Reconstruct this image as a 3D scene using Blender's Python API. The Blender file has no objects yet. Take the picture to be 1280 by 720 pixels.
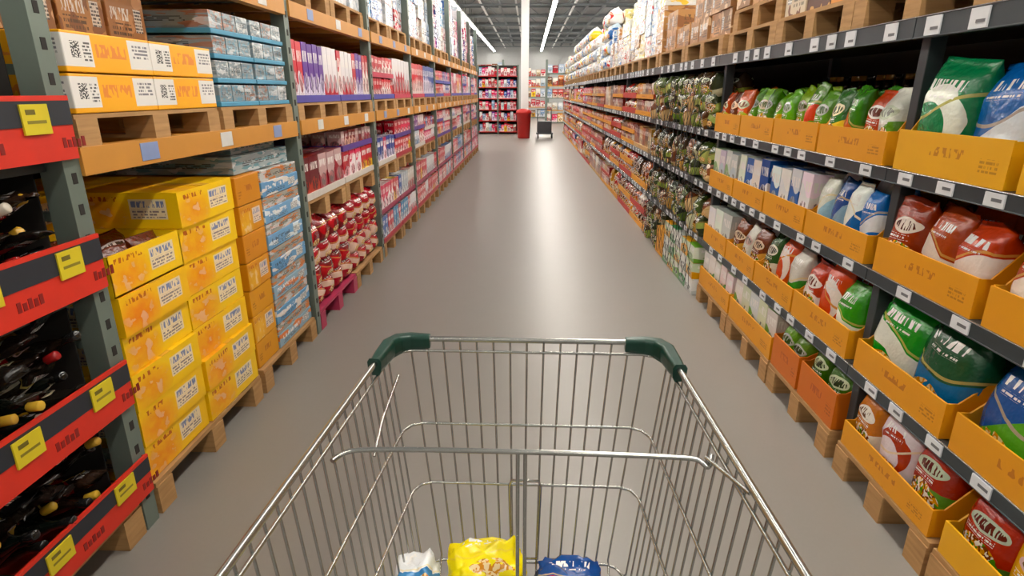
import bpy, math, random
from mathutils import Matrix, Vector, noise
random.seed(11)
R=random.random
U=random.uniform
def hx(h,a=None):
    h=h.lstrip('#'); o=[]
    for i in (0,2,4):
        c=int(h[i:i+2],16)/255
        o.append(c/12.92 if c<=.04045 else ((c+.055)/1.055)**2.4)
    return tuple(o)
# ---------------------------------------------------------------- materials
class NT:
    def __init__(s,name,rough=.5,metal=0.0):
        s.mat=bpy.data.materials.new(name); s.mat.use_nodes=True
        s.t=s.mat.node_tree; s.b=s.t.nodes['Principled BSDF']
        s.b.inputs['Roughness'].default_value=rough; s.b.inputs['Metallic'].default_value=metal
    def n(s,k): return s.t.nodes.new(k)
    def put(s,sock,v):
        if isinstance(v,bpy.types.NodeSocket): s.t.links.new(v,sock)
        elif isinstance(v,(tuple,list)) and len(v)==3 and sock.type=='RGBA': sock.default_value=(*v,1)
        else: sock.default_value=v
    def m(s,op,a,b=None,c=None):
        n=s.n('ShaderNodeMath'); n.operation=op
        s.put(n.inputs[0],a)
        if b is not None: s.put(n.inputs[1],b)
        if c is not None: s.put(n.inputs[2],c)
        return n.outputs[0]
    def mix(s,f,a,b,mode='MIX'):
        n=s.n('ShaderNodeMix'); n.data_type='RGBA'; n.blend_type=mode
        s.put(n.inputs[0],f); s.put(n.inputs[6],a); s.put(n.inputs[7],b); return n.outputs[2]
    def vec(s,x,y,z=0.0):
        n=s.n('ShaderNodeCombineXYZ'); s.put(n.inputs[0],x); s.put(n.inputs[1],y); s.put(n.inputs[2],z); return n.outputs[0]
    def noise(s,v,scale=1.0,detail=2.0):
        n=s.n('ShaderNodeTexNoise'); s.put(n.inputs['Vector'],v)
        n.inputs['Scale'].default_value=scale; n.inputs['Detail'].default_value=detail; return n.outputs[0]
    def uv(s):
        n=s.n('ShaderNodeTexCoord'); q=s.n('ShaderNodeSeparateXYZ'); s.t.links.new(n.outputs['UV'],q.inputs[0]); return q.outputs[0],q.outputs[1]
    def obj(s): return s.n('ShaderNodeTexCoord').outputs['Object']
    def scl(s,v,sc):
        n=s.n('ShaderNodeMapping'); s.t.links.new(v,n.inputs[0]); n.inputs['Scale'].default_value=sc; return n.outputs[0]
    def attr(s,nm):
        n=s.n('ShaderNodeAttribute'); n.attribute_name=nm; return n.outputs['Color'],n.outputs['Alpha']
    def rect(s,u,v,cx,cy,w,h):
        return s.m('MULTIPLY',s.m('COMPARE',u,cx,w/2),s.m('COMPARE',v,cy,h/2))
    def ell(s,u,v,cx,cy,w,h):
        a=s.m('POWER',s.m('ABSOLUTE',s.m('DIVIDE',s.m('SUBTRACT',u,cx),w)),2.0); b=s.m('POWER',s.m('ABSOLUTE',s.m('DIVIDE',s.m('SUBTRACT',v,cy),h)),2.0)
        return s.m('LESS_THAN',s.m('ADD',a,b),1.0)
    def col(s,c): s.put(s.b.inputs['Base Color'],c)
    def bump(s,h,st=.3,dist=.01):
        n=s.n('ShaderNodeBump'); n.inputs['Strength'].default_value=st; n.inputs['Distance'].default_value=dist
        s.t.links.new(h,n.inputs['Height']); s.t.links.new(n.outputs[0],s.b.inputs['Normal'])

def pack(kind,name,rough):
    t=NT(name,rough); u,v=t.uv(); c1,r=t.attr('col'); c2,_=t.attr('col2')
    r17=t.m('MULTIPLY',r,17.0); r31=t.m('MULTIPLY',r,31.0)
    def gl(fx,fy,th=.52,o=0.0):
        return t.m('GREATER_THAN',t.noise(t.vec(t.m('MULTIPLY_ADD',u,fx,r17),t.m('MULTIPLY_ADD',v,fy,r31),o),1.0,1.0),th)
    def lines(nr,fx,th=.46):
        vr=t.m('MULTIPLY',v,float(nr)); row=t.m('GREATER_THAN',t.m('FRACT',vr),.42)
        g=t.m('GREATER_THAN',t.noise(t.vec(t.m('MULTIPLY_ADD',u,fx,r17),t.m('MULTIPLY_ADD',t.m('FLOOR',vr),7.31,r31),0.0),1.0,2.0),th)
        return t.m('MULTIPLY',row,g)
    dark=t.mix(.75,c1,(.01,.01,.01))
    if kind=='carton':
        base=t.mix(gl(3,2,.56),c1,c2)
        base=t.mix(t.m('MULTIPLY',t.rect(u,v,.34,.6,.5,.26),gl(26,3,.5,3.0)),base,t.mix(t.m('GREATER_THAN',r,.5),dark,(.8,.8,.78)))
        base=t.mix(t.m('MULTIPLY',t.rect(u,v,.34,.28,.5,.26),lines(9,30)),base,dark)
        lab=t.rect(u,v,.8,.5,.2,.5)
        base=t.mix(lab,base,t.mix(lines(14,44),(.75,.74,.7),(.08,.08,.09)))
    elif kind=='yellow':
        base=t.mix(t.m('MULTIPLY',t.noise(t.vec(t.m('MULTIPLY_ADD',u,5.0,r17),t.m('MULTIPLY',v,3.0)),1.0,3.0),.5),c1,t.mix(.3,c1,(.9,.55,.05)))
        d=t.m('ADD',t.m('POWER',t.m('ABSOLUTE',t.m('DIVIDE',t.m('SUBTRACT',u,.24),.32)),2.0),t.m('POWER',t.m('ABSOLUTE',t.m('DIVIDE',t.m('SUBTRACT',v,.38),.58)),2.0))
        soft=t.m('MAXIMUM',t.m('SUBTRACT',1.0,d),0.0)
        nn=t.noise(t.vec(t.m('MULTIPLY_ADD',u,7.0,r17),t.m('MULTIPLY_ADD',v,3.0,r31)),1.0,3.0)
        base=t.mix(t.m('MINIMUM',t.m('MULTIPLY',soft,t.m('MULTIPLY',nn,1.7)),1.0),base,c2)
        base=t.mix(t.m('MULTIPLY',t.m('MULTIPLY',soft,.6),t.m('GREATER_THAN',nn,.57)),base,(.8,.6,.42))
        lab=t.rect(u,v,.7,.54,.36,.56)
        base=t.mix(t.m('MULTIPLY',lab,.65),base,(.8,.78,.72))
        base=t.mix(t.m('MULTIPLY',t.rect(u,v,.7,.68,.32,.18),gl(40,3,.5,4.0)),base,(.2,.24,.4))
        base=t.mix(t.m('MULTIPLY',t.rect(u,v,.7,.42,.32,.24),lines(12,40)),base,(.25,.2,.2))
        base=t.mix(t.m('MULTIPLY',t.rect(u,v,.25,.82,.36,.13),gl(30,3,.52,7.0)),base,(.5,.12,.02))
    elif kind=='label':
        base=t.mix(t.rect(u,v,.5,.5,.42,1.0),(.78,.76,.72),c1)
        base=t.mix(t.m('MULTIPLY',t.rect(u,v,.5,.56,.34,.34),gl(20,2,.48,3.0)),base,(.8,.25,.03))
        base=t.mix(t.m('MULTIPLY',t.rect(u,v,.12,.56,.09,.4),gl(70,24,.48,5.0)),base,(.03,.03,.03))
        base=t.mix(t.m('MULTIPLY',t.rect(u,v,.235,.52,.08,.5),lines(12,50)),base,(.1,.1,.1))
        base=t.mix(t.m('MULTIPLY',t.rect(u,v,.86,.6,.2,.4),lines(10,40)),base,(.2,.2,.22))
        base=t.mix(t.m('LESS_THAN',v,.14),base,c1)
        base=t.mix(t.m('GREATER_THAN',v,.93),base,c1)
    elif kind=='tall':
        e=t.m('ADD',t.m('MULTIPLY',t.m('SINE',t.m('MULTIPLY_ADD',u,4.0,r17)),.12),t.m('MULTIPLY_ADD',r,.5,.2))
        base=t.mix(t.m('LESS_THAN',v,e),c1,c2)
        base=t.mix(t.m('MULTIPLY',t.rect(u,v,.5,.76,.8,.18),gl(14,3,.5,3.0)),base,(.85,.83,.8))
        base=t.mix(t.ell(u,v,.5,.32,.33,.18),base,t.mix(gl(6,6,.5,4.0),t.mix(.6,c1,c2),dark))
        base=t.mix(t.m('MULTIPLY',t.rect(u,v,.5,.08,.7,.1),lines(20,26)),base,dark)
    elif kind=='pouch':
        food=t.mix(gl(14,14,.53,2.0),t.mix(gl(9,9,.5,6.0),hx('7a3a14'),hx('d89a3c')),hx('f0e8d8'))
        food=t.mix(gl(10,12,.6,8.0),food,hx('4f8a28'))
        wv=t.m('ADD',t.m('MULTIPLY',t.m('SINE',t.m('MULTIPLY_ADD',u,5.0,r17)),.06),t.m('MULTIPLY_ADD',r,.24,.3))
        base=t.mix(t.m('LESS_THAN',v,wv),c1,c2)
        base=t.mix(t.ell(u,v,.5,.28,.4,.2),base,food)
        base=t.mix(t.ell(u,v,.45,.68,.37,.1),base,t.mix(.5,c2,(.85,.85,.8)))
        base=t.mix(t.m('MULTIPLY',t.ell(u,v,.45,.68,.31,.065),gl(18,4,.47,3.0)),base,dark)
        base=t.mix(t.m('MULTIPLY',t.rect(u,v,.55,.53,.6,.07),lines(24,24)),base,(.8,.8,.78))
        t.bump(t.noise(t.obj(),38.0,2.0),.5,.012)
    elif kind=='simple':
        d=t.m('SUBTRACT',v,t.m('MULTIPLY_ADD',t.m('SINE',t.m('MULTIPLY_ADD',u,3.0,r17)),.14,.42))
        sw=t.m('COMPARE',d,0.0,.13)
        el=t.m('MULTIPLY',t.ell(u,v,.5,.5,.42,.3),t.m('SUBTRACT',1.0,t.ell(u,v,.62,.42,.34,.22)))
        big=t.m('LESS_THAN',t.m('ADD',v,t.m('MULTIPLY',u,.5)),.7)
        hi=t.m('GREATER_THAN',r,.66); md=t.m('MULTIPLY',t.m('GREATER_THAN',r,.33),t.m('LESS_THAN',r,.66)); lo=t.m('LESS_THAN',r,.33)
        mask=t.m('ADD',t.m('ADD',t.m('MULTIPLY',sw,lo),t.m('MULTIPLY',el,md)),t.m('MULTIPLY',big,hi))
        base=t.mix(mask,c1,c2)
        base=t.mix(t.m('COMPARE',d,.17,.016),base,t.mix(.5,c1,(.8,.6,.2)))
        base=t.mix(t.m('MULTIPLY',t.rect(u,v,.5,.79,.6,.09),gl(19,3,.49,3.0)),base,(.85,.85,.82))
        base=t.mix(t.m('MULTIPLY',t.rect(u,v,.5,.69,.5,.05),lines(30,26)),base,(.8,.8,.78))
        base=t.mix(t.m('MULTIPLY',t.ell(u,v,.58,.2,.3,.14),gl(9,9,.42,3.0)),base,t.mix(gl(16,16,.5,5.0),hx('c98a40'),hx('e8d0a0')))
        t.bump(t.noise(t.obj(),30.0,2.0),.5,.012)
    elif kind=='tray':
        base=t.mix(t.m('MULTIPLY',t.noise(t.obj(),9.0,3.0),.35),c1,t.mix(.35,c1,(.2,.08,.01)))
        base=t.mix(t.m('MULTIPLY',t.rect(u,v,.5,.56,.3,.22),gl(26,3,.5,3.0)),base,t.mix(.55,c1,hx('8c2c10')))
        base=t.mix(t.m('MULTIPLY',t.rect(u,v,.14,.4,.14,.3),lines(10,50)),base,t.mix(.5,c1,hx('6c2c10')))
    elif kind=='plain':
        base=t.mix(t.m('MULTIPLY',t.noise(t.obj(),12.0,3.0),.3),c1,dark)
    elif kind=='wrap':
        base=t.mix(gl(5,4,.55),c1,c2)
        base=t.mix(t.m('MULTIPLY',t.rect(u,v,.5,.5,.7,.3),lines(9,16)),base,dark)
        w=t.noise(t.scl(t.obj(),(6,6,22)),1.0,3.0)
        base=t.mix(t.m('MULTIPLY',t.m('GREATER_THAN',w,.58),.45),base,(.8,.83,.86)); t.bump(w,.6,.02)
    if kind in('pouch','simple','tray','yellow','tall'):
        hs=t.n('ShaderNodeHueSaturation'); hs.inputs['Saturation'].default_value=1.1; t.put(hs.inputs['Color'],base); base=hs.outputs[0]
    t.col(base); return t.mat
M={}
for k,rg in (('carton',.45),('yellow',.42),('label',.45),('tall',.3),('pouch',.26),('simple',.26),('tray',.5),('plain',.5),('wrap',.2)):
    M[k]=pack(k,k+'_print',rg)
def wood():
    t=NT('pallet_wood',.75); o=t.obj(); n=t.noise(t.scl(o,(3,3,40)),1.5,4.0); n2=t.noise(o,4.0,3.0)
    t.col(t.mix(n2,t.mix(n,hx('7a532c'),hx('bf945c')),t.mix(n,hx('946a3e'),hx('d0a872')))); t.bump(n,.3,.004); return t.mat
M['wood']=wood()
def simple(name,c,rough=.5,metal=0,amt=.15,sc=8.0):
    t=NT(name,rough,metal); t.col(t.mix(t.m('MULTIPLY',t.noise(t.obj(),sc,4.0),amt*2),c,tuple(x*.35 for x in c))); return t.mat
M['orange']=simple('orange_beam_paint',hx('cf8f38'),.5)
M['post']=simple('upright_steel',hx('76837a'),.45,.3)
M['black']=simple('charcoal_steel',hx('424a4e'),.38,.25)
M['dark']=simple('dark_back_panel',hx('26231f'),.8)
M['chrome']=simple('zinc_wire',hx('b8bab6'),.24,.95,.12,20)
M['green']=simple('green_plastic',hx('0a3a2e'),.32)
M['rubber']=simple('rubber',hx('202020'),.7)
M['white']=simple('white_paint',hx('eef0f0'),.5,0,.04)
M['red']=simple('red_plastic',hx('c4221e'),.4)
def floor_mat():
    t=NT('polished_concrete',.3); o=t.obj(); n=t.noise(o,.35,2.0); n2=t.noise(o,9.0,4.0); n3=t.noise(o,70.0,2.0)
    c=t.mix(n,hx('837f7a'),hx('8d8984')); c=t.mix(t.m('MULTIPLY',n2,.2),c,hx('7c7872')); c=t.mix(t.m('MULTIPLY',n3,.14),c,hx('6a6661'))
    t.col(c); t.put(t.b.inputs['Roughness'],t.m('MULTIPLY_ADD',n,.04,.335)); t.b.inputs['Specular IOR Level'].default_value=.55
    return t.mat
def ceil_mat():
    t=NT('ceiling_deck',.6); o=t.obj(); w=t.n('ShaderNodeTexWave'); t.put(w.inputs['Vector'],o); w.inputs['Scale'].default_value=1.6; w.bands_direction='Y'
    t.col(t.mix(w.outputs['Fac'],hx('74797c'),hx('a6aaac'))); return t.mat
def emis(name,c,s):
    t=NT(name); t.b.inputs['Emission Color'].default_value=(*c,1); t.b.inputs['Emission Strength'].default_value=s; t.col(c); return t.mat
# ---------------------------------------------------------------- mesh batch
MO=['carton','yellow','label','tall','pouch','simple','tray','plain','wrap','wood','orange','post','black','dark','chrome','green','rubber','white','red','truss','tube','glass']
class B:
    def __init__(s): s.v=[];s.f=[];s.uv=[];s.c=[];s.c2=[];s.mi=[];s.sm=[];s.rov=None
    def add(s,V,F,UV,mat,c1=(1,1,1),c2=(1,1,1),T=None,smooth=False,fc=None):
        o=len(s.v); r=R() if s.rov is None else s.rov; mi=MO.index(mat)
        if T is not None: V=[T@Vector(p) for p in V]
        s.v+= [tuple(p) for p in V]
        for i,f in enumerate(F):
            s.f.append([o+j for j in f]); s.mi.append(mi); s.sm.append(smooth)
            a=fc[i] if fc else c1
            for q in UV[i]:
                s.uv+=q; s.c+=(*a,r); s.c2+=(*c2,1)
    def box(s,x0,x1,y0,y1,z0,z1,mat,c1=(1,1,1),c2=(1,1,1),rz=0,tilt=0):
        if x0>x1:x0,x1=x1,x0
        hx_,hy,hz=(x1-x0)/2,(y1-y0)/2,(z1-z0)/2
        V=[(a*hx_,b*hy,c*hz) for a in(-1,1) for b in(-1,1) for c in(-1,1)]
        F=[(0,1,3,2),(4,6,7,5),(0,4,5,1),(2,3,7,6),(1,5,7,3),(0,2,6,4)]
        def q(i,k):
            p=V[i]; u=(p[1] if k<2 else p[0]); 
            if k<4: return ((u/(hy if k<2 else hx_)+1)/2,(p[2]/hz+1)/2)
            return ((p[1]/hy+1)/2,(p[0]/hx_+1)/2*.02+.02)
        UV=[[q(i,k) for i in f] for k,f in enumerate(F)]
        T=Matrix.Translation(((x0+x1)/2,(y0+y1)/2,(z0+z1)/2))@Matrix.Rotation(rz,4,'Z')@Matrix.Rotation(tilt,4,'Y')
        s.add(V,F,UV,mat,c1,c2,T)
    def pouch(s,x,y,z,w,h,d,mat,c1,c2,tilt=0,rz=0,roll=0):
        L=[(0,.8,.93),(.04,1,.99),(.2,1.1,1),(.45,1.12,1.0),(.68,1.0,.98),(.83,.74,.96),(.92,.36,.95),(.97,.12,.97),(1,.07,.98)]
        N=14; V=[];F=[];UV=[]; sx,sy=U(-50,50),U(-50,50)
        for (t,tf,wf) in L:
            for k in range(N):
                a=2*math.pi*k/N; ca,sa=math.cos(a),math.sin(a)
                px=math.copysign(abs(ca)**.75,ca)*d/2*tf; py=math.copysign(abs(sa)**.6,sa)*w/2*wf
                j=noise.noise(Vector((sx+py*14,sy+t*4,ca)))*.02*min(1,h/.25)
                V.append((px+j,py+j*.6,t*h+(noise.noise(Vector((sx+py*12,0,0)))*.018 if t>.9 else 0)))
        n=len(L)
        for i in range(n-1):
            for k in range(N):
                f=(i*N+k,i*N+(k+1)%N,(i+1)*N+(k+1)%N,(i+1)*N+k); F.append(f)
                UV.append([(min(1,max(0,V[j][1]/w+.5)),V[j][2]/h) for j in f])
        F.append(tuple(range((n-1)*N,n*N))); UV.append([(.5,.99)]*N)
        F.append(tuple(reversed(range(N)))); UV.append([(.5,.01)]*N)
        T=Matrix.Translation((x,y,z))@Matrix.Rotation(rz,4,'Z')@Matrix.Rotation(tilt,4,'Y')@Matrix.Rotation(roll,4,'X')
        s.add(V,F,UV,mat,c1,c2,T,True)
    def lathe(s,prof,T,mat,cols,N=10):
        V=[];F=[];UV=[];fc=[]
        for (r,z) in prof:
            for k in range(N):
                a=2*math.pi*k/N; V.append((r*math.cos(a),r*math.sin(a),z))
        for i in range(len(prof)-1):
            for k in range(N):
                F.append((i*N+k,i*N+(k+1)%N,(i+1)*N+(k+1)%N,(i+1)*N+k)); UV.append([(k/N,i/9),((k+1)/N,i/9),((k+1)/N,(i+1)/9),(k/N,(i+1)/9)]); fc.append(cols[min(i,len(cols)-1)])
        F.append(tuple(reversed(range(N)))); UV.append([(0,0)]*N); fc.append(cols[0])
        F.append(tuple(range((len(prof)-1)*N,len(prof)*N))); UV.append([(0,0)]*N); fc.append(cols[-1])
        s.add(V,F,UV,mat,(1,1,1),(1,1,1),T,True,fc)
    def prism(s,poly,y0,y1,mat,c1,c2=(1,1,1)):
        n=len(poly); V=[(p[0],y0,p[1]) for p in poly]+[(p[0],y1,p[1]) for p in poly]
        F=[tuple(range(n)),tuple(reversed(range(n,2*n)))]+[(i,(i+1)%n+0,(i+1)%n+n,i+n) for i in range(n)]
        UV=[[(0,0)]*len(f) for f in F]; s.add(V,F,UV,mat,c1,c2)
    def build(s,name,parent=None,bevel=0,loc=None):
        me=bpy.data.meshes.new(name); me.from_pydata(s.v,[],s.f)
        used=sorted(set(s.mi)); mp={m:i for i,m in enumerate(used)}
        for m in used: me.materials.append(M[MO[m]])
        me.polygons.foreach_set('material_index',[mp[m] for m in s.mi]); me.polygons.foreach_set('use_smooth',s.sm)
        uv=me.uv_layers.new(name='UVMap')
        uv.data.foreach_set('uv',s.uv)
        for nm,d in (('col',s.c),('col2',s.c2)):
            a=me.color_attributes.new(nm,'FLOAT_COLOR','CORNER'); a.data.foreach_set('color',d)
        me.update(); o=bpy.data.objects.new(name,me); bpy.context.collection.objects.link(o)
        if parent: o.parent=parent
        if bevel:
            md=o.modifiers.new('bevel','BEVEL'); md.width=bevel; md.segments=2; md.limit_method='ANGLE'
        return o
def empty(name,loc=(0,0,0)):
    e=bpy.data.objects.new(name,None); bpy.context.collection.objects.link(e); e.empty_display_size=.1; e.location=loc; return e
t=NT('bottle_glass',.12); c,_=t.attr('col'); t.col(c); M['glass']=t.mat
# ---------------------------------------------------------------- room
def slab(name,x0,x1,y0,y1,z0,z1,mat):
    b=B(); b.box(x0,x1,y0,y1,z0,z1,'plain'); o=b.build(name); o.data.materials.clear(); o.data.materials.append(mat); return o
slab('floor',-12,12,-4,54,-.1,0,floor_mat())
slab('ceiling',-12,12,-4,54,5.6,5.7,ceil_mat())
wm=simple('wall_paint',hx('a8aaaa'),.8,0,.1)
slab('wall_left',-12.2,-12,-4,54,0,5.6,wm); slab('wall_right',12,12.2,-4,54,0,5.6,wm)
slab('wall_far',-12,12,54,54.2,0,5.6,wm); slab('wall_back',-12,12,-4.2,-4,0,5.6,wm)
M['truss']=simple('truss_paint',hx('7d8488'),.5,.2)
tr=empty('ceiling_trusses')
b=B()
for k in range(14):
    y=k*4-1
    b.box(-11.9,11.9,y-.06,y+.06,5.42,5.58,'truss'); b.box(-11.9,11.9,y-.04,y+.04,5.0,5.07,'truss')
    for i in range(24):
        x=-11.5+i; 
        V=[(x-.02,y-.02,5.05),(x+.02,y-.02,5.05),(x+.02,y+.02,5.05),(x-.02,y+.02,5.05)]; dx=.5 if i%2 else -.5
        V+=[(p[0]+dx,p[1],5.44) for p in V]
        F=[(0,1,5,4),(1,2,6,5),(2,3,7,6),(3,0,4,7)]; b.add(V,F,[[(0,0)]*4]*4,'truss')
for x in (-9,-6,-4.6,-1.4,2.6,3.4,6.5,9): b.box(x-.05,x+.05,-3.9,53.9,5.3,5.42,'truss')
for x in (-2.1,-.6,1.9): b.box(x-.035,x+.035,-3.9,53.9,5.12,5.19,'white')
b.build('truss_steel',tr)
M['tube']=emis('fluorescent_tube',(1,.93,.835),58)
for x in (-7.2,-3.0,.95,4.9,8.8):
    e=empty('strip_light'); h=B(); g=B()
    y=-3.4
    while y<52:
        h.box(x-.09,x+.09,y,y+2.9,4.87,4.95,'white'); g.box(x-.065,x+.065,y+.05,y+2.85,4.84,4.868,'tube')
        h.box(x-.01,x+.01,y+.4,y+.42,4.95,5.6,'post'); h.box(x-.01,x+.01,y+2.4,y+2.42,4.95,5.6,'post')
        y+=3.0
    h.build('housing',e); g.build('tubes',e)
# ---------------------------------------------------------------- pallets
pm={}
def pallet(x0,x1,y0,y1,z,tint='wood',c=(1,1,1),hs=1.0):
    if x0>x1:x0,x1=x1,x0
    w,l=round(x1-x0,3),round(y1-y0,3); key=(w,l,tint,c,hs)
    nm='wooden_pallet' if tint=='wood' else 'plastic_pallet'
    if key not in pm:
        b=B(); q=hs
        for i in range(3):
            yy=-l/2+.05+i*(l-.1)/2
            b.box(-w/2,w/2,yy-.05,yy+.05,0,.018*q,tint,c)
            b.box(-w/2,w/2,yy-.05,yy+.05,.1*q,.12*q,tint,c)
            for j in range(3):
                xx=-w/2+.06+j*(w-.12)/2; b.box(xx-.06,xx+.06,yy-.05,yy+.05,.018*q,.1*q,tint,c)
        n=7
        for i in range(n):
            xx=-w/2+.05+i*(w-.1)/(n-1); b.box(xx-.045,xx+.045,-l/2,l/2,.12*q,.14*q,tint,c)
        o=b.build(nm); pm[key]=o.data
    else:
        o=bpy.data.objects.new(nm,pm[key]); bpy.context.collection.objects.link(o)
    o.location=((x0+x1)/2,(y0+y1)/2,z); return o
def goods(b,s,xf,dep,y0,y1,z0,z1,w,h,pal,mat,jit=.012,ragged=0):
    n=max(1,round((y1-y0)/w)); w=(y1-y0)/n; m=max(1,round((z1-z0)/h)); h=(z1-z0)/m
    for i in range(n):
        top=m-(1 if R()<ragged and m>1 else 0)
        for k in range(top):
            c=random.choice(pal); j=U(0,jit); xa=xf+s*j; yy=y0+i*w
            b.box(xa,xa+s*(dep-j),yy+.004,yy+w-.004,z0+k*h+.001,z0+(k+1)*h-.002,mat,c[0],c[1],rz=U(-.012,.012))
H=lambda a,b_: (hx(a),hx(b_))
RED=[H('c0182c','f0e6e2'),H('d42030','f4ece8'),H('b01428','e8c0c8'),H('d83a60','f4e8ea'),H('c81c30','f0d040'),H('8c1020','d82838')]
PINK=[H('d84a80','f4e6ee'),H('c83060','f0dce4'),H('e0dce0','d02840'),H('c8283c','ece8e8'),H('7a3a90','e8dcf0'),H('ece6e6','c83a50'),H('2c4c98','e0d8e8')]
PURP=[H('c41c34','f2eaea'),H('d02838','e8e2ea'),H('c41c34','efe6e2'),H('5a2c90','e4dcf0'),H('e8e4e8','c02038')]
BLU=[H('2c5ca8','e4e8f0'),H('e4e6ea','3468b4'),H('3c88b8','d8e4e8'),H('dcdce0','c83040'),H('c0ccd8','4878a8'),H('c83040','e8e0e0')]
WHT=[H('d8dce0','b0bcc8'),H('c8d0d6','8ca4b8'),H('e4e4e0','c8b8a0'),H('b8c0c8','e8e8e8'),H('d4d0c8','a84848'),H('a8b8cc','e0e4e8'),H('7c98bc','d8e0e8')]
MIXD=[H('b8342c','e8d8c8'),H('d8902c','f0e4c8'),H('e8e0d4','b83028'),H('7a4a2c','d8b080'),H('c8b89c','784830'),H('902428','e0b088'),H('5a3420','c89850'),H('c07020','7a2c18')]
SACK=[H('e4e4e0','4880c0'),H('d8dcd8','e0c040'),H('e8e8e4','c84038'),H('e0d080','f0ece0'),H('b8ccd8','3868a8')]
BRN=[H('a87848','c89868'),H('94683c','d8b890'),H('b88850','8c5c34')]
def tallrow(b,s,xf,dep,y0,y1,z0,w,h,pal,traycol,grp=3):
    n=round((y1-y0)/w); w=(y1-y0)/n
    b.box(xf+s*-.002,xf+s*dep,y0,y1,z0,z0+.045,'plain',traycol)
    c=random.choice(pal); rr=R(); left=0
    for i in range(n):
        if left<=0: c=random.choice(pal); rr=R(); left=random.choice([1,2,3])
        left-=1
        b.rov=rr
        for r in range(3):
            b.box(xf+s*(.01+r*.13),xf+s*(.12+r*.13),y0+i*w+.004,y0+(i+1)*w-.004,z0+.008,z0+h+U(-.008,.004),'tall',c[0],c[1],U(-.03,.03))
    b.rov=None
# ---------------------------------------------------------------- LEFT RACK
XL=-1.45
rk=empty('pallet_rack')
posts=[-.06,1.865]+[3.8+1.93*i for i in range(8)]
b=B()
for y in posts:
    for x in (XL+.0,-2.5):
        b.box(x-.08,x,y-.036,y+.036,0,3.2 if y>1 else 2.6,'post')
        for k in range(24):
            z=.12+k*.1; b.box(x-.001,x+.0015,y-.011,y+.011,z,z+.035,'dark')
    for k in range(6):
        b.box(-2.5,XL-.08,y-.015,y+.015,.3+k*.45,.33+k*.45,'post')
b.build('uprights',rk,.004)
b=B()
for i in range(1,len(posts)-1):
    ya,yb=posts[i]+.036,posts[i+1]-.036
    for zb in (1.34,2.03):
        for x in (XL+.012,-2.45):
            b.box(x-.05,x,ya,yb,zb,zb+.09,'orange')
        for k in range(4):
            yy=ya+.2+k*(yb-ya-.4)/3; b.box(XL-.04,-2.45,yy-.03,yy+.03,zb+.05,zb+.088,'orange')
        for k in range(3):
            yy=ya+.3+k*.6; b.box(XL+.012,XL+.0145,yy,yy+.11,zb+.015,zb+.08,'plain',random.choice([hx('e4e4e4'),hx('8a9cc8'),hx('dcdcd8')]))
b.build('beams',rk,.003)
b=B(); b.box(-2.62,-2.6,-.1,17.5,0,3.1,'dark'); b.build('back_panel',rk)
def bottle(b,x,y,z,ang,yaw,cap,lab):
    g=random.choice([hx('120d0a'),hx('1a120c'),hx('0e1410'),hx('20120c')])
    prof=[(.030,0),(.037,.012),(.037,.05),(.0375,.052),(.0375,.125),(.037,.127),(.036,.16),(.022,.2),(.014,.225),(.014,.25),(.0155,.252),(.0155,.29),(.012,.293)]
    cols=[g,g,g,lab,lab,g,g,g,g,cap,cap,cap]
    T=Matrix.Translation((x,y,z))@Matrix.Rotation(yaw,4,'Z')@Matrix.Rotation(ang,4,'Y')
    b.lathe(prof,T,'glass',cols)
LV=[(.15,.15),(.52,.17),(.97,.18),(1.40,.18)]
dk=B()
for z,h in LV[1:]: dk.box(-1.5,-2.4,0,1.82,z-.035,z-.005,'black')
dk.box(-2.2,XL-.1,1.822,1.827,.15,1.9,'dark')
dk.build('decks',rk)
caps=[hx('c8a030'),hx('1a1a1a'),hx('c0b8a8'),hx('901818'),hx('141414'),hx('2a2018'),hx('1a1a1a'),hx('b08828')]
labs=[hx('e4dccc'),hx('a81c20'),hx('1c1c1c'),hx('c8a048'),hx('e0d8c8'),hx('3c2418'),hx('d8d0c0')]
DARKP=[H('1a1612','c8a048'),H('16120f','a81c20'),H('201a14','d8d0bc'),H('14161a','a87c30'),H('281a12','7c1814'),H('101010','54545c'),H('1c1410','e0c860')]
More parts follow.
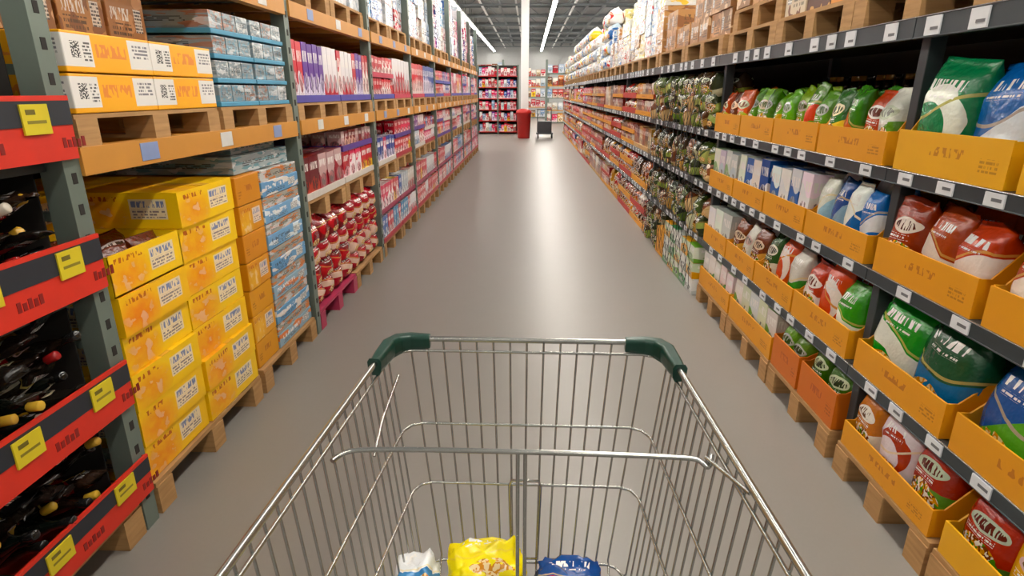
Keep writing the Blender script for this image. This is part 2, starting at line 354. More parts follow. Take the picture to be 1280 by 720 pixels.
for z,h in LV:
    b=B(); y0,y1=.02,1.885
    for (ya,yb) in ((y0,.63),(.64,1.26),(1.27,y1)):
        dz=U(-.006,.006); xo=XL+.012
        b.box(xo+.005,xo-.003,ya,yb,z,z+h*.6,'plain',hx('dc2e18'))
        b.box(xo+.008,xo-.001,ya,yb,z+h*.55+dz,z+h*.98+dz,'plain',hx('252a33'))
        b.box(xo+.009,xo-.001,ya,yb,z+h*.95+dz,z+h*1.03+dz,'plain',hx('dc2e18'))
        for k in range(2):
            yy=ya+.11+k*.31; tl=U(-.008,.008)
            b.box(xo+.013,xo+.007,yy,yy+.1,z+h*.45+dz+tl,z+h*.92+dz+tl,'plain',hx('e0cc20'))
            b.box(xo+.0135,xo+.012,yy+.015,yy+.085,z+h*.62+dz+tl,z+h*.67+dz+tl,'plain',hx('8c8020'))
            b.box(xo+.0135,xo+.012,yy+.015,yy+.05,z+h*.76+dz+tl,z+h*.84+dz+tl,'plain',hx('706418'))
            for q in range(5):
                b.box(xo+.0062,xo+.004,yy+.14+q*.02,yy+.154+q*.02,z+h*.2,z+h*(.33 if q%2 else .37),'plain',hx('8c1410'))
        for yy in (ya+.003,yb-.003):
            b.prism([(xo-.002,z),(xo-.002,z+h),(XL-.3,z+h*.8),(XL-.6,z+h*.8),(XL-.6,z)] if yy<1.8 else [(xo-.002,z),(xo-.002,z+h),(xo-.012,z+h),(xo-.012,z)],yy-.003,yy+.003,'plain',hx('b8281e'))
        b.box(XL-.003,XL-.6,ya,min(yb,1.82),z,z+.006,'plain',hx('a8241c'))
    for lay in range(5):
        if z<.2 and lay>3: continue
        n=int((1.80-y0-.06)/.072)
        for i in range(n):
            if lay==4 and R()<.45: continue
            yy=y0+.05+i*.072+(.036 if lay%2 else 0)+U(-.01,.01)
            if yy>1.765: continue
            if R()<(.25,.4,.6,.7,.8)[lay] and yy<1.74:
                cc=random.choice(DARKP); b.pouch(XL-.27+lay*.004,yy,z+.05+lay*.056,.085,U(.22,.28),.05,'simple' if R()<.5 else 'pouch',cc[0],cc[1],math.radians(U(50,78)),U(-.3,.3))
            else:
                bottle(b,XL-.29+lay*.006+U(-.02,.02),yy,z+.045+lay*.055+U(-.008,.008),math.radians(U(58,82)),U(-.3,.3),random.choice(caps),random.choice(labs))
    for lay in range(4):
        for i in range(22):
            bottle(b,XL-.62,y0+.06+i*.077,z+.045+lay*.072,math.radians(80),U(-.1,.1),random.choice(caps),random.choice(labs))
    b.build('bottle_display_tray')
pallet(XL-.0,-2.45,.02,1.82,0)
# bay B floor: yellow cartons
YEL=[H('f6c30c','f08c2c'),H('f4bc0a','ec7c24'),H('f8ca14','f0983a')]
b=B(); h=.152
for (ya,yb,n,z0) in ((1.93,2.37,6,.145),(2.38,2.86,7,.145)):
    for dcol in range(2):
        xo=XL-.01-dcol*.45
        nn=n+(1 if dcol==1 and ya<2 else 0)
        for k in range(nn):
            c=random.choice(YEL); j=U(-.012,.012); rz=U(-.025,.025)
            z=z0+k*h
            if k==nn-1 and nn==6:
                b.box(xo+j-.43,xo+j,ya,yb,z,z+.006,'yellow',*c)
                b.box(xo+j-.006,xo+j,ya,yb,z,z+h,'yellow',*c); b.box(xo+j-.43,xo+j-.424,ya,yb,z,z+h,'yellow',*c)
                b.box(xo+j-.43,xo+j,ya,ya+.006,z,z+h,'yellow',*c); b.box(xo+j-.43,xo+j,yb-.006,yb,z,z+h,'yellow',*c)
                for a in range(3):
                    for e in range(2): b.pouch(xo-.09-a*.12,ya+.12+e*.2,z+.01,.18,.15,.1,'pouch',hx('5a2414'),hx('8c4020'),U(-.2,.2))
            else:
                b.box(xo+j-.43,xo+j,ya+.003,yb-.003,z+.001,z+h-.002,'yellow',c[0],c[1],rz)
                b.box(xo+j-.43,xo+j+.0005,(ya+yb)/2-.03,(ya+yb)/2+.03,z+h-.003,z+h-.0005,'plain',hx('e8b030'),c[1],rz)
b.build('yellow_carton_stack',None,.004)
pallet(XL,-2.42,1.925,2.87,0)
b=B(); z=.145; OC=[H('dc9a30','f0c060'),H('d08828','e8b858')]
for k in range(7):
    hh=.15; j=U(-.01,.01)
    c=random.choice(OC)
    b.box(XL-.02+j,XL-.9,2.93,3.2,z,z+hh-.004,'yellow' if k%2 else 'tray',c[0],c[1],U(-.01,.01))
    c=random.choice([H('6a9cc4','d8e0e4'),H('88a8bc','d87830'),H('5c94c0','e0d8d0')])
    b.box(XL-.012+j,XL-.9,3.205,3.73,z,z+hh*.55,'carton',c[0],c[1]); 
    b.box(XL-.016+j,XL-.9,3.21,3.725,z+hh*.55,z+hh-.004,'wrap',hx('98988e'),hx('c87840'))
    z+=hh
b.box(XL-.05,XL-.8,3.0,3.7,z,z+.09,'wrap',hx('98a8ac'),hx('68909a')); b.box(XL-.1,XL-.8,3.1,3.65,z+.09,z+.16,'wrap',hx('98a8ac'),hx('68909a'))
b.build('shrink_wrapped_carton_stack',None,.004)
pallet(XL,-2.42,2.92,3.74,0)
pallet(XL,-2.4,1.925,2.84,1.43,hs=.72); pallet(XL,-2.4,2.88,3.74,1.43,hs=.72)
zb1=1.533
b=B(); 
for k in range(2):
    for i in range(2):
        ya=1.94+i*.455; c=hx('f6ae0c'); b.box(XL-.005+U(-.006,.006),XL-.5,ya,ya+.45,zb1+k*.128,zb1+k*.128+.124,'label',c,c,U(-.015,.015))
        b.box(XL-.52,XL-.98,ya,ya+.45,zb1+k*.128,zb1+k*.128+.124,'label',c,c)
for i in range(3): b.box(XL-.2,XL-.7,1.96+i*.26,2.2+i*.26,1.79,1.97,'carton',*random.choice(BRN))
b.build('white_yellow_carton_stack',None,.004)
b=B()
for k in range(4):
    z=zb1+k*.108
    for i in range(2):
        ya=2.89+i*.42
        b.box(XL-.005,XL-.8,ya,ya+.41,z,z+.022,'plain',hx('4c9cc0'))
        for q in range(3):
            b.box(XL-.012,XL-.75,ya+.01+q*.132,ya+.135+q*.132,z+.022,z+.1,'wrap',hx('8a989e'),random.choice([hx('a07868'),hx('6c9ab0'),hx('b8bcbc')]))
b.build('plastic_tub_stack',None,.003)
for bi in range(2,len(posts)-1):
    ya,yb=posts[bi]+.045,posts[bi+1]-.045
    mid=(ya+yb)/2
    for (a,c) in ((ya,mid-.01),(mid+.01,yb)):
        pallet(XL,-2.4,a,c,0,'plain' if bi==2 and a==ya else 'wood',hx('b83058') if bi==2 and a==ya else (1,1,1))
        pallet(XL,-2.4,a,c,1.43,hs=.72)
        pallet(XL-.03,-2.4,a,c,2.12)
        b=B(); pal=random.choice([RED,PINK,RED+BLU,BLU,WHT+RED]) if bi>2 else RED
        if bi==2:
            for k in range(4):
                nb=4; cc=random.choice([H('8c1420','b83038'),H('7a1018','b82028'),H('9c1c28','d8b8a8')]); b.rov=R()
                for i in range(nb):
                    for r in range(2):
                        b.pouch(XL-.115-r*.21,a+(i+.5)*(c-a)/nb,.162+k*.138,.212,.168,.18,'simple',cc[0],cc[1],U(-.04,.04),U(-.1,.1))
                b.rov=None
        else:
            tallrow(b,-1,XL,.9,a,c,.145,.13,.26,pal,hx('c03040')); tallrow(b,-1,XL-.01,.9,a,c,.43,.13,.28,random.choice([pal,RED,WHT+BLU]),hx('a03858'))
        b.build('snack_bag_stack' if bi==2 else 'carton_stack')
        pallet(XL-.03,-2.35,a,c,.755)
        b=B(); hh=U(.17,.3); z=.9
        while z+.15<1.3:
            hq=min(hh,1.31-z); tallrow(b,-1,XL-.03,.9,a,c,z,random.choice([.1,.14,.18]),hq-.005,random.choice([RED,PINK,BLU+RED,MIXD] if bi>2 else [RED,[H('7a1c24','d8b0a0'),H('601420','b04030'),H('c0a0a0','902030')]]),random.choice([hx('5a3a90'),hx('b02838'),hx('d8d0c8')])); z+=hq
        b.build('carton_stack')
        b=B(); pal=random.choice([RED,PINK,PURP,WHT+RED,BLU])if bi>2 else PURP; z=1.535
        hq=.38 if bi==2 else random.choice([.2,.42]); 
        while z+hq<2.03:
            tallrow(b,-1,XL-.01,.9,a,c,z,random.choice([.1,.15]),hq-.01,pal,random.choice([hx('4848a8'),hx('4848a8'),hx('c83050')])if bi>2 else hx('5048a8')); z+=hq
        b.build('carton_stack')
        b=B(); zt=U(2.9,3.3); pal=random.choice([WHT,WHT,WHT+BLU,PINK,BLU]) if bi>2 else WHT
        goods(b,-1,XL-.05,.85,a+.02,c-.02,2.265,zt,random.choice([.2,.3]),random.choice([.15,.25,.33]),pal,'wrap',.03,.4)
        b.build('shrink_wrapped_carton_stack')
pallet(XL-.03,-2.4,1.93,2.84,2.12); pallet(XL-.03,-2.4,2.87,3.74,2.12)
b=B(); goods(b,-1,XL-.05,.85,1.95,3.7,2.265,2.9,.29,.2,BRN,'carton'); b.build('brown_carton_stack',None,.004)
# ---------------------------------------------------------------- RIGHT SHELVING
XR=1.38
rs=empty('metal_shelving')
rp=[.06]+[2.35+2.3*i for i in range(11)]
DEP=.85; YE=rp[-1]
b=B()
for y in rp:
    for x in (XR+.05,XR+DEP-.05): b.box(x,x+.06,y-.025,y+.025,0,1.85,'black')
b.build('uprights',rs,.003)
b=B(); bt=B(); LVR=[.44,.87,1.27,1.78]
for i in range(len(rp)-1):
    ya,yb=rp[i]+.002,rp[i+1]-.002
    for z in LVR:
        hh=.055 if z<1.7 else .075
        b.box(XR,XR+.025,ya,yb,z,z+hh,'black'); b.box(XR+.025,XR+DEP,ya,yb,z+hh-.025,z+hh-.003,'black')
        b.box(XR-.004,XR,ya,yb,z,z+.005,'black'); b.box(XR-.004,XR,ya,yb,z+hh-.005,z+hh,'chrome')
        k=ya+.1
        while k<yb-.12:
            bt.box(XR-.006,XR-.001,k,k+.08,z+.006,z+hh-.008,'plain',hx('e6eaee')); bt.box(XR-.0068,XR-.006,k+.01,k+.05,z+.022,z+.032,'plain',hx('6a6c70')); k+=random.choice([.17,.22,.3])
b.build('shelves',rs,.002); bt.build('price_tags',rs)
b=B(); b.box(XR+DEP+.02,XR+DEP+.04,.0,YE,0,1.85,'dark'); b.build('back_panel',rs)
OR=hx('df981c'); YC=hx('e4aa30')
def vary(c): 
    k=U(.8,1.12); return tuple(min(1,x*k*U(.88,1.1)) for x in c)
def tray(y0,y1,z,lip,back,col,prods,name='snack_bag_display_tray',dep=.62,rows=2,xf=XR-.002):
    b=B(); y0+=.005;y1-=.005; e=U(-.004,.004)
    b.box(xf,xf+dep,y0,y1,z,z+.006,'tray',col)
    b.box(xf,xf+.007,y0,y1,z+.006,z+lip+e,'tray',col)
    b.box(xf+dep-.006,xf+dep,y0,y1,z+.006,z+back,'tray',col)
    for yy in (y0,y1-.006):
        b.prism([(xf+.007,z+.006),(xf+.007,z+lip),(xf+.04,z+lip),(xf+.12,z+back),(xf+dep-.006,z+back),(xf+dep-.006,z+.006)],yy,yy+.006,'tray',col)
    y=y0+.01; i=0
    tot=0; seq=[]
    for q,p in enumerate(prods): p['r']=(R()+q*.34)%1.0
    while True:
        w=prods[i%len(prods)]['w']
        if tot+w>y1-y0-.02+w*.4: break
        seq.append(prods[i%len(prods)]); tot+=w; i+=1
    f=(y1-y0-.02)/tot
    for p in seq:
        w=p['w']*f; b.rov=p['r']
        for r in range(rows):
            if p['mat'] in('pouch','simple'):
                b.pouch(xf+.022+p['d']/2*1.12+r*(p['d']*1.1),y+w/2+U(-.005,.005),z+.008,w*1.04,p['h']+U(-.02,.016),p['d'],p['mat'],vary(p['c1']),p['c2'],U(-.06,.08),U(-.14,.14),U(-.09,.09))
            else:
                b.box(xf+.02+r*(p['d']+.01),xf+.02+p['d']+r*(p['d']+.01),y+.004,y+w-.004,z+.008,z+.008+p['h']+U(-.015,.008),p['mat'],vary(p['c1']),p['c2'],U(-.05,.05),U(0,.06))
        y+=w
    return b.build(name)
def P(w,h,d,mat,a,c): return dict(w=w,h=h,d=d,mat=mat,c1=hx(a),c2=hx(c))
Z1,Z2,Z3,Z0=LVR[2]+.056,LVR[1]+.056,LVR[0]+.056,.145
tray(1.16,1.72,Z1,.14,.28,YC,[P(.26,.36,.15,'simple','1450b0','e8eef4'),P(.26,.36,.15,'simple','2070c0','e8eef4')])
tray(1.76,2.32,Z1,.14,.27,YC,[P(.27,.37,.17,'simple','1e60b8','dfe8ef'),P(.27,.36,.17,'simple','127044','e2e8dc')],rows=1)
tray(2.385,2.95,Z1,.13,.26,OR,[P(.14,.29,.12,'pouch','e0d8d0','58842c'),P(.14,.28,.12,'pouch','c04828','e8e0d8'),P(.14,.3,.12,'simple','3c7c28','c06030'),P(.14,.29,.12,'pouch','2c6420','e0c050')])
tray(2.96,3.5,Z1,.13,.26,OR,[P(.14,.28,.12,'pouch','62a030','304818'),P(.14,.29,.12,'simple','4c8420','c84830'),P(.14,.28,.12,'pouch','88a828','7c3018')])
tray(3.51,4.05,Z1,.13,.26,OR,[P(.14,.27,.12,'pouch','78b030','c8a040'),P(.14,.28,.12,'pouch','4c8020','2c4810')])
tray(4.06,4.6,Z1,.13,.26,OR,[P(.15,.28,.12,'pouch','c05020','a8b840'),P(.15,.27,.12,'pouch','6a3418','e0a040')])
tray(1.16,1.72,Z2,.13,.22,OR,[P(.2,.29,.14,'simple','c04818','ece0d4'),P(.2,.29,.14,'pouch','a83c1c','efe4d8')])
tray(1.76,2.32,Z2,.13,.22,OR,[P(.18,.29,.13,'simple','c8441a','efe4dc'),P(.18,.29,.13,'simple','b04820','e8dcd0'),P(.18,.28,.13,'pouch','a03414','ead8c8')])
tray(2.385,2.95,Z2,.12,.2,OR,[P(.12,.29,.09,'simple','2c74c8','dfe6ec'),P(.12,.29,.09,'simple','e8ecee','2f6cb0'),P(.12,.28,.09,'simple','1c4c90','88a8c0'),P(.12,.29,.09,'simple','e4e8ec','9cc4d8')])
tray(2.96,3.5,Z2,.12,.2,OR,[P(.13,.28,.1,'tall','e6e8e8','dfe3e6'),P(.13,.28,.1,'tall','eceeee','2f62a8')])
tray(3.51,4.05,Z2,.12,.2,OR,[P(.13,.28,.1,'tall','2c5ca8','e6eaee'),P(.13,.27,.1,'tall','eceeee','dce4ea')])
tray(4.06,4.6,Z2,.12,.2,OR,[P(.13,.27,.1,'tall','d6dcdc','b8c8d0'),P(.13,.27,.1,'tall','dcdedc','80a870')])
tray(1.16,1.72,Z3,.13,.2,OR,[P(.26,.34,.17,'simple','145a3c','3a78b0'),P(.27,.34,.17,'simple','1c4f90','5aa038')])
tray(1.76,2.32,Z3,.13,.2,OR,[P(.27,.34,.17,'simple','1c5030','2c6c9c'),P(.27,.34,.17,'simple','1f9428','e4e8dc')])
tray(2.385,2.95,Z3,.13,.2,OR,[P(.185,.32,.15,'simple','3a9c2c','e6ecdc'),P(.185,.33,.14,'simple','dc4414','efe4dc'),P(.185,.32,.14,'pouch','c03c14','efe4dc')])
tray(2.96,3.5,Z3,.13,.2,OR,[P(.17,.31,.14,'simple','d0d8c8','3c8c34'),P(.17,.32,.14,'simple','e85014','efe0d4'),P(.17,.31,.14,'pouch','2c5820','e0d8c0')])
tray(3.51,4.05,Z3,.13,.2,OR,[P(.17,.28,.13,'pouch','7c3c1c','d8a858'),P(.17,.29,.13,'pouch','dce0dc','a84020')])
tray(4.06,4.6,Z3,.13,.2,OR,[P(.17,.27,.12,'tall','dfe3e0','c8d0c8')])
for a,c in ((.98,1.66),(1.68,2.31),(2.385,3.1),(3.12,3.85),(3.87,4.6)): pallet(XR-.01,XR+.8,a,c,0)
tray(1.0,1.65,Z0,.12,.2,YC,[P(.2,.27,.13,'pouch','b02c14','4c7c30'),P(.2,.27,.13,'pouch','e8b020','b83018')])
tray(1.7,2.3,Z0,.11,.2,OR,[P(.2,.27,.13,'pouch','b83018','5c8c34'),P(.2,.27,.13,'simple','e0dcd4','a83820'),P(.19,.26,.13,'pouch','b87838','e6dcc8')])
tray(2.385,2.75,Z0,.18,.22,hx('cc6c1c'),[P(.17,.28,.13,'pouch','36601c','8cb040')])
tray(2.77,3.1,Z0,.18,.22,hx('cc6c1c'),[P(.16,.28,.13,'pouch','5c8c2c','283c14')])
tray(3.12,3.85,Z0,.14,.18,OR,[P(.15,.27,.13,'tall','e4e4dc','6c9840'),P(.15,.27,.13,'tall','c8d4b0','e8e8e0')])
tray(3.87,4.6,Z0,.14,.18,OR,[P(.15,.26,.13,'tall','e4e4dc','b8c8a0'),P(.15,.27,.13,'tall','e8e4dc','5c9848')])
b=B()
for i in range(34):
    T=Matrix.Translation((XR+.72,1.3+i*.097,Z1)); g=hx('2a1408')
    b.lathe([(.036,0),(.04,.01),(.04,.24),(.02,.3),(.02,.34),(.022,.341),(.022,.37)],T,'glass',[g,hx('8a5020'),g,g,hx('b08030') if i%3 else hx('1a1a1a')])
b.build('sauce_bottle_row')
y=.3
for i in range(5):
    pallet(XR+.04,XR+.84,y,y+.86,1.857); 
    if i in(1,2,4): pallet(XR+.06,XR+.84,y,y+.86,1.999)
    zz=2.142 if i in(1,2,4) else 2.0
    b=B(); goods(b,1,XR+.06,.7,y+.02,y+.84,zz+.001,zz+.5,.28,.22,BRN if i!=3 else MIXD,'carton',.02,.3); b.build('brown_carton_stack',None,.003); y+=.865
GRN=[H('3c4c20','a8b068'),H('5a3c20','b89050'),H('2c3418','8a9850'),H('784830','d8b888'),H('283018','b8b898'),H('42301c','8c9c48'),H('202c14','5c7830')]
DKR=[H('902428','d8a088'),H('5a3420','c89850'),H('b05820','7a2c18'),H('a83028','e0d0b8'),H('3c2818','a86c38'),H('b8862c','e8dcc0'),H('6c2018','b87850'),H('d8d0c0','984028')]
for bi in range(2,len(rp)-1):
    ya,yb=rp[bi]+.035,rp[bi+1]-.035
    mid=(ya+yb)/2
    for li,(z0,z1) in enumerate(((.0,.41),(Z3,.84),(Z2,1.24),(Z1,1.74))):
        b=B(); nm='packaged_food_row'
        for (a,c) in ((ya,mid-.01),(mid+.01,yb)):
            if bi==2 and not (li==0 and a==ya):
                nm='netted_produce_bag_row'; k=z0+.004; n=9
                if li==0: a+=.42; n=6
                while k+.14<z1+.01:
                    for i in range(n):
                        cc=random.choice(GRN)
                        b.pouch(XR+.08+U(-.035,.02),a+(i+.5)*(c-a)/n,k,.135,.165,.13,'pouch' if R()<.6 else 'simple',cc[0],cc[1],U(-.35,.25),U(-.4,.4),U(-.3,.3))
                        cc=random.choice(GRN); b.pouch(XR+.22,a+(i+.3)*(c-a)/n,k,.13,.16,.13,'pouch',cc[0],cc[1],U(-.2,.25),U(-.4,.4))
                    k+=.125
            elif bi==2:
                for k in range(3):
                    n=5; w=(c-a)/n
                    for i in range(n):
                        cc=random.choice([H('d8e0d0','6ca040'),H('e4e4dc','3c8c50'),H('c8d8b8','e0a030'),H('e8e8e4','c8ccc8')])
                        b.box(XR-.03,XR+.4,a+i*w+.004,a+(i+1)*w-.004,.0+k*.135+.002,.0+(k+1)*.135-.002,'tall',cc[0],cc[1],U(-.04,.04))
                b.build('flour_pack_stack'); b=B()
            else:
                pal=random.choice([DKR,DKR,DKR,MIXD]) if bi<6 else random.choice([RED,RED,PINK,MIXD,DKR])
                st=random.choice(['tall','tray','pouch'])
                hq=(z1-z0-.03)/random.choice([1,2,2]); k=z0+.005
                while k+hq<=z1+.001:
                    if st=='pouch':
                        n=7
                        for i in range(n):
                            if i%2==0: cc=random.choice(pal); b.rov=R()
                            b.pouch(XR+.1,a+(i+.5)*(c-a)/n,k,.155,hq*.95,.14,'pouch',cc[0],cc[1],U(-.1,.1))
                        b.rov=None
                        b.box(XR,XR+.006,a,c,k,k+.07,'tray',random.choice([OR,hx('b83028')]))
                    else:
                        n=random.choice([7,9,12])
                        for i in range(n):
                            if i%2==0: cc=random.choice(pal); b.rov=R()
                            w=(c-a)/n
                            b.box(XR+.01,XR+.6,a+i*w+.003,a+(i+1)*w-.003,k,k+hq-.01+U(-.02,0),'tall',cc[0],cc[1],U(-.02,.02))
                        b.rov=None
                        b.box(XR-.001,XR+.006,a,c,k,k+.05,'tray',random.choice([OR,OR,hx('b83028'),hx('c8a878')]))
                    k+=hq
        b.build(nm)
    for (a,c) in ((ya,mid-.01),(mid+.01,yb)):
        pallet(XR+.02,XR+.84,a,c,1.857)
        b=B(); zt=U(2.5,3.0) if bi>2 else U(2.2,2.45); k=2.012
        pal=random.choice([SACK,SACK,WHT,BRN+SACK]) if bi>2 else BRN
        if bi==2 or R()<.35:
            goods(b,1,XR+.05,.75,a+.02,c-.02,2.0,zt,random.choice([.25,.35]),random.choice([.15,.22]),pal,'carton' if bi==2 else 'wrap',.03,.4)
            b.build('brown_carton_stack' if bi==2 else 'wrapped_box_stack')
        else:
            while k<zt:
                n=random.choice([4,5]); w=(c-a)/n
                for i in range(n):
                    cc=random.choice(pal)
                    b.pouch(XR+.17,a+(i+.5)*w,k,w*1.02,.27,.24,'wrap' if R()<.6 else 'simple',cc[0],cc[1],U(-.05,.05),U(-.2,.2))
                    b.box(XR+.32,XR+.8,a+i*w,a+(i+1)*w,k,k+.24,'wrap',*random.choice(pal))
                k+=.25
            b.build('sack_stack')
cu=bpy.data.curves.new('produce_net','CURVE'); cu.dimensions='3D'; cu.bevel_depth=.0022; cu.bevel_resolution=0
for k in range(34):
    for sg in (1,-1):
        y0=4.68+(k-8)*.13; pts=[]
        for i in range(9):
            z=.05+i*.205; yy=y0+sg*(z-.05)*.62+(0 if sg>0 else 1.0)
            if 4.68<=yy<=6.92: pts.append((XR-.045+.012*math.sin(yy*9+z*7),yy,z))
        if len(pts)>1 and y0+(.0 if sg>0 else 1)<7.0:
            s=cu.splines.new('POLY'); s.points.add(len(pts)-1)
            for p,q in zip(s.points,pts): p.co=(*q,1)
cu.materials.append(M['dark']); o=bpy.data.objects.new('produce_net',cu); bpy.context.collection.objects.link(o)
b=B(); b.box(XR-.025,XR+.25,5.84,6.18,0,.27,'tray',OR); b.build('orange_carton',None,.004)
# ---------------------------------------------------------------- FAR END
e=empty('end_display_rack'); b=B()
b.box(-2.05,-.45,25.0,25.02,0,2.6,'dark')
for x in (-2.05,-1.25,-.45): b.box(x-.03,x+.03,24.4,25,0,2.6,'post')
for k in range(6):
    z=.1+k*.42; b.box(-2.02,-.48,24.42,25,z-.03,z,'red')
b.build('frame',e)
b=B()
for k in range(6):
    z=.1+k*.42
    for i in range(12):
        cc=random.choice(RED+PINK+WHT); x=-1.98+i*.122; b.box(x,x+.11,24.45,24.9,z,z+U(.25,.34),'tall',cc[0],cc[1])
b.build('stocked_boxes',e)
for (xa,xb,y0) in ((-4.2,-2.4,26),(-5,-1.4,33),(.9,3.9,33),(-.2,1.2,40)):
    b=B()
    for k in range(5):
        z=k*.62; b.box(xa,xb,y0,y0+1,z+.02,z+.07,'orange' if k%2 else 'post')
        n=int((xb-xa)/.3)
        for i in range(n):
            cc=random.choice(WHT+MIXD+RED); b.box(xa+i*.3+.02,xa+i*.3+.28,y0+.03,y0+.9,z+.072,z+.07+U(.35,.52),'tall',cc[0],cc[1])
    for x in (xa,xb): b.box(x-.05,x+.05,y0-.02,y0+1,0,3.2,'post')
    b.build('stocked_rack')
b=B(); b.box(-.32,-.04,22.8,23.08,0,5.6,'white'); b.box(-.35,-.01,22.77,23.11,0,.25,'white'); b.build('structural_column',None,.01)
b=B(); T=Matrix.Translation((-.2,22.2,0)); b.lathe([(.2,0),(.22,.02),(.26,.85),(.28,.86),(.28,.93),(.22,1.0),(.1,1.03)],T,'red',[(1,1,1)],20); b.build('red_waste_bin')
b=B(); b.box(.25,.85,21.9,22.7,.16,.2,'black')
for x in(.3,.8):
    for y in(22,22.6):
        b.lathe([(.07,0),(.08,.01),(.08,.03),(.07,.04)],Matrix.Translation((x,y,.08))@Matrix.Rotation(math.pi/2,4,'Y'),'rubber',[(1,1,1)],14)
    b.box(x-.015,x+.015,22.66,22.69,.2,1.0,'black')
b.box(.28,.82,22.66,22.69,.98,1.01,'black'); b.box(.3,.8,21.95,22.6,.2,.6,'plain',hx('3a3c40'))
b.build('platform_trolley')
# ---------------------------------------------------------------- CART
cart=empty('shopping_cart')
def curve(name,spl,rad,mat,res=2,smooth=False):
    cu=bpy.data.curves.new(name,'CURVE'); cu.dimensions='3D'; cu.bevel_depth=rad; cu.bevel_resolution=res; cu.use_fill_caps=True
    for pts,cyc in spl:
        if smooth:
            s=cu.splines.new('NURBS'); s.points.add(len(pts)-1)
            s.order_u=3; s.use_endpoint_u=not cyc; s.resolution_u=5
        else: s=cu.splines.new('POLY'); s.points.add(len(pts)-1)
        for p,q in zip(s.points,pts): p.co=(*q,1)
        s.use_cyclic_u=cyc
    cu.materials.append(M[mat]); o=bpy.data.objects.new(name,cu); bpy.context.collection.objects.link(o); o.parent=cart; return o
ZT=1.08; ZB=.55; YF=1.203; YFB=1.10; YN=.30
def hw(y): return .343-(y-.3)*.0508
def hb(y): return .29-(y-.3)*.09
def interp(y,f):
    yb=YN+.02+(y-YN)*(YFB-YN-.02)/(YF-YN)
    return (hw(y)*(1-f)+hb(yb)*f, y*(1-f)+yb*f, ZT*(1-f)+ZB*f)
def loop(f,off=0,cy=1.13):
    pts=[]
    def e(x,y): 
        q=interp(y,f); sx=q[0]/hw(y); return (x*sx,q[1],q[2]+off)
    for y in (YN,.6,.9,1.05,1.13): pts.append(e(-hw(y),y))
    pts+= [e(-.298,1.165),e(-.283,1.192),e(-.255,YF),e(0,YF),e(.255,YF),e(.283,1.192),e(.298,1.165)]
    for y in (1.13,1.05,.9,.6,YN): pts.append(e(hw(y),y))
    return pts
curve('top_rim',[(loop(0),True)],.0062,'chrome',4)
curve('side_bands',[(loop(.05),True),(loop(.36),True),(loop(.62),True),(loop(.97),True)],.0032,'chrome',3)
wires=[]
N=15
for i in range(N):
    x=-.262+i*.524/(N-1); q=hb(YFB)/hw(YF)
    wires.append(([(x,YF+.004,ZT+.004),(x*(1+q)/2,(YF+YFB)/2+.004,(ZT+ZB)/2),(x*q,YFB+.004,ZB+.03),(x*q,YFB-.03,ZB),(x*hb(.32)/hb(YFB)*q,YN+.02,ZB)],False))
y=YN+.03
while y<1.17:
    a=interp(y,0);c=interp(y,.95);d=interp(y,1)
    wires.append(([(-a[0]-.003,a[1],a[2]+.003),(-c[0]-.003,c[1],c[2]),(-d[0]+.03,d[1],d[2]-.004),(d[0]-.03,d[1],d[2]-.004),(c[0]+.003,c[1],c[2]),(a[0]+.003,a[1],a[2]+.003)],False)); y+=.036
for i in range(15):
    x=-.28+i*.04; wires.append(([(x,YN,ZT),(x*.85,YN+.02,ZB)],False))
curve('basket_wires',wires,.0023,'chrome',2)
yb=.812; zb=1.055
curve('divider_bar',[([(-.296,yb-.03,zb-.004),(-.288,yb-.012,zb-.002),(-.26,yb,zb),(0,yb+.002,zb+.001),(.262,yb,zb),(.28,yb-.004,zb-.002),(.292,yb-.02,zb-.01),(.302,yb+.012,zb-.004)],False)],.0045,'chrome',3,True)
curve('divider_strut',[([(-.006,yb,zb),(-.006,yb+.01,ZB)],False),([(.006,yb,zb),(.006,yb+.01,ZB)],False),([(-.035,1.12,.76),(-.03,1.115,.78),(.03,1.115,.78),(.035,1.12,.76),(.03,1.10,.58),(-.03,1.10,.58),(-.035,1.12,.76)],False),
   ([(-.262,1.09,1.045),(-.274,1.0,1.0),(-.276,.93,.96)],False),([(.29,yb,zb),(.318,.7,ZT-.005)],False)],.0032,'chrome',3)
def capc(sgn):
    path=[(-.3045,1.07),(-.302,1.11),(-.299,1.165),(-.284,1.194),(-.258,1.205),(-.215,1.206)]
    prof=[(-.009,-.028),(.009,-.028),(.013,-.018),(.0145,.004),(.010,.011),(-.010,.011),(-.0145,.004),(-.013,-.018)]
    V=[];F=[]; n=len(prof)
    for i,(x,y) in enumerate(path):
        a=Vector(path[max(0,i-1)]);c=Vector(path[min(len(path)-1,i+1)]); d=(c-a).normalized(); nx=Vector((d.y,-d.x))
        tp=1.0 if 0<i<len(path)-1 else .8
        if i in(2,3): tp=1.12
        for (p,z) in prof: V.append((sgn*(x+nx.x*p*tp),y+nx.y*p*tp,ZT+z*tp))
    for i in range(len(path)-1):
        for k in range(n): F.append((i*n+k,i*n+(k+1)%n,(i+1)*n+(k+1)%n,(i+1)*n+k))
    F.append(tuple(range(n))); F.append(tuple(range((len(path)-1)*n,len(path)*n)))
    b=B(); b.add(V,F,[[(0,0)]*len(f) for f in F],'green'); return b.build('corner_cap',cart,.003)
capc(1); capc(-1)
curve('handle',[([(-.34,.22,1.09),(.34,.22,1.09)],False)],.017,'green',4)
curve('handle_arms',[([(s*.34,.2,1.09),(s*.342,.30,1.08),(s*.30,.33,.56)],False) for s in(-1,1)],.011,'chrome',4)
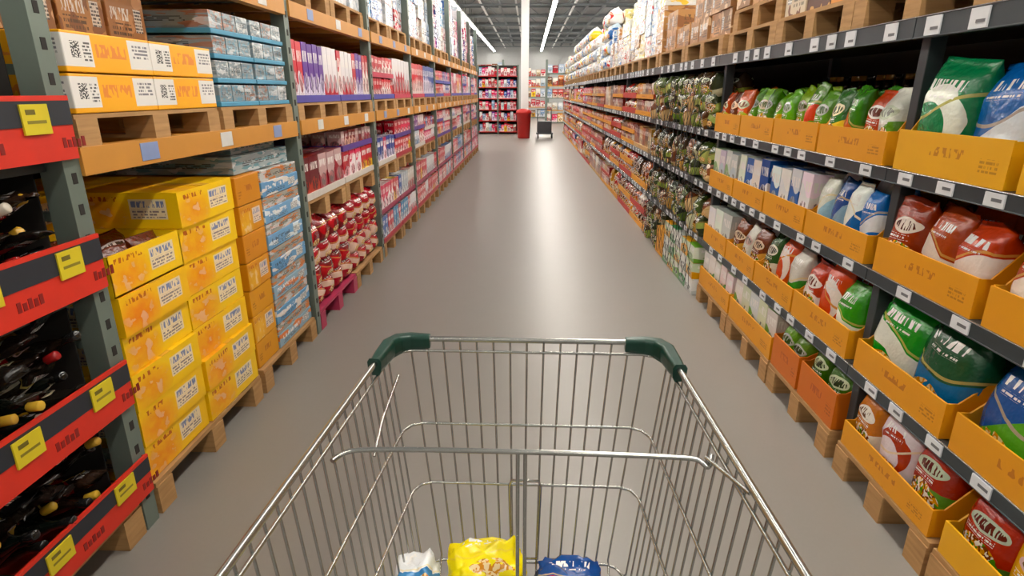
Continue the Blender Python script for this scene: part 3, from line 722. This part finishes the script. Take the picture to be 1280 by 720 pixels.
curve('chassis',[([(-.29,.34,.56),(-.29,.3,.25),(-.27,.3,.17),(-.2,1.15,.17),(.2,1.15,.17),(.27,.3,.17),(.29,.3,.25),(.29,.34,.56)],False),([(-.21,1.05,.55),(-.22,.7,.17)],False),([(.21,1.05,.55),(.22,.7,.17)],False)],.011,'chrome',4)
b=B()
for (x,y) in ((-.27,.33),(.27,.33),(-.2,1.1),(.2,1.1)):
    T=Matrix.Translation((x-.014,y,.062))@Matrix.Rotation(math.pi/2,4,'Y')
    b.lathe([(.04,0),(.06,.002),(.062,.006),(.062,.022),(.06,.026),(.04,.028)],T,'rubber',[(1,1,1)],20)
    b.box(x-.02,x-.016,y-.02,y+.02,.06,.16,'chrome'); b.box(x+.016,x+.02,y-.02,y+.02,.06,.16,'chrome'); b.box(x-.02,x+.02,y-.02,y+.02,.13,.165,'chrome')
b.build('casters',cart)
cart.rotation_euler=(0,0,-.0175); cart.location=(-.022,0,0)
def lump(name,x,y,z,sx,sy,sz,mat,c1,c2,rz,amp=.03,seed=0):
    b=B(); n,m=30,16; V=[];F=[];UV=[]; b.rov=.2
    for i in range(m+1):
        th=math.pi*i/m
        for k in range(n):
            ph=2*math.pi*k/n; p=Vector((math.sin(th)*math.cos(ph),math.sin(th)*math.sin(ph),math.cos(th)))
            q=Vector([math.copysign(abs(v)**.55,v) for v in p]); d=1+amp*8*noise.noise(p*2.2+Vector((seed,0,0)))+amp*5*noise.noise(p*6+Vector((seed,5,0)))
            V.append((q.x*sx*d,q.y*sy*d,max(-sz,q.z*sz*d)))
    for i in range(m):
        for k in range(n):
            f=(i*n+k,(i+1)*n+k,(i+1)*n+(k+1)%n,i*n+(k+1)%n); F.append(f); UV.append([(min(.99,max(.01,V[j][0]/sx/2+.5)),min(.99,max(.01,V[j][1]/sy/2+.5))) for j in f])
    T=Matrix.Translation((x,y,z+sz))@Matrix.Rotation(rz,4,'Z'); b.add(V,F,UV,mat,c1,c2,T,True); return b.build(name)
lump('yellow_snack_bag',-.085,.99,.556,.078,.06,.07,'simple',hx('f0dc10'),hx('f4e430'),.15,.03,3)
lump('white_blue_flour_bag',-.222,.965,.556,.046,.062,.06,'simple',hx('e4e8ea'),hx('5088b8'),.1,.03,8)
lump('blue_red_candy_bag',.09,.985,.556,.072,.06,.045,'simple',hx('1c4484'),hx('b82828'),-.1,.035,12)
# ---------------------------------------------------------------- camera, world
cam=bpy.data.cameras.new('camera'); co=bpy.data.objects.new('camera',cam); bpy.context.collection.objects.link(co)
co.location=(0,0,1.6); co.rotation_euler=(math.radians(90-18.32),0,math.radians(1.616)); cam.sensor_width=36; cam.lens=740/1280*36; cam.clip_start=.02; cam.clip_end=200
bpy.context.scene.camera=co
w=bpy.data.worlds.new('world'); bpy.context.scene.world=w; w.use_nodes=True; w.node_tree.nodes['Background'].inputs[0].default_value=(.5,.5,.5,1)
vs=bpy.context.scene.view_settings; vs.view_transform='Standard'; vs.exposure=0.06
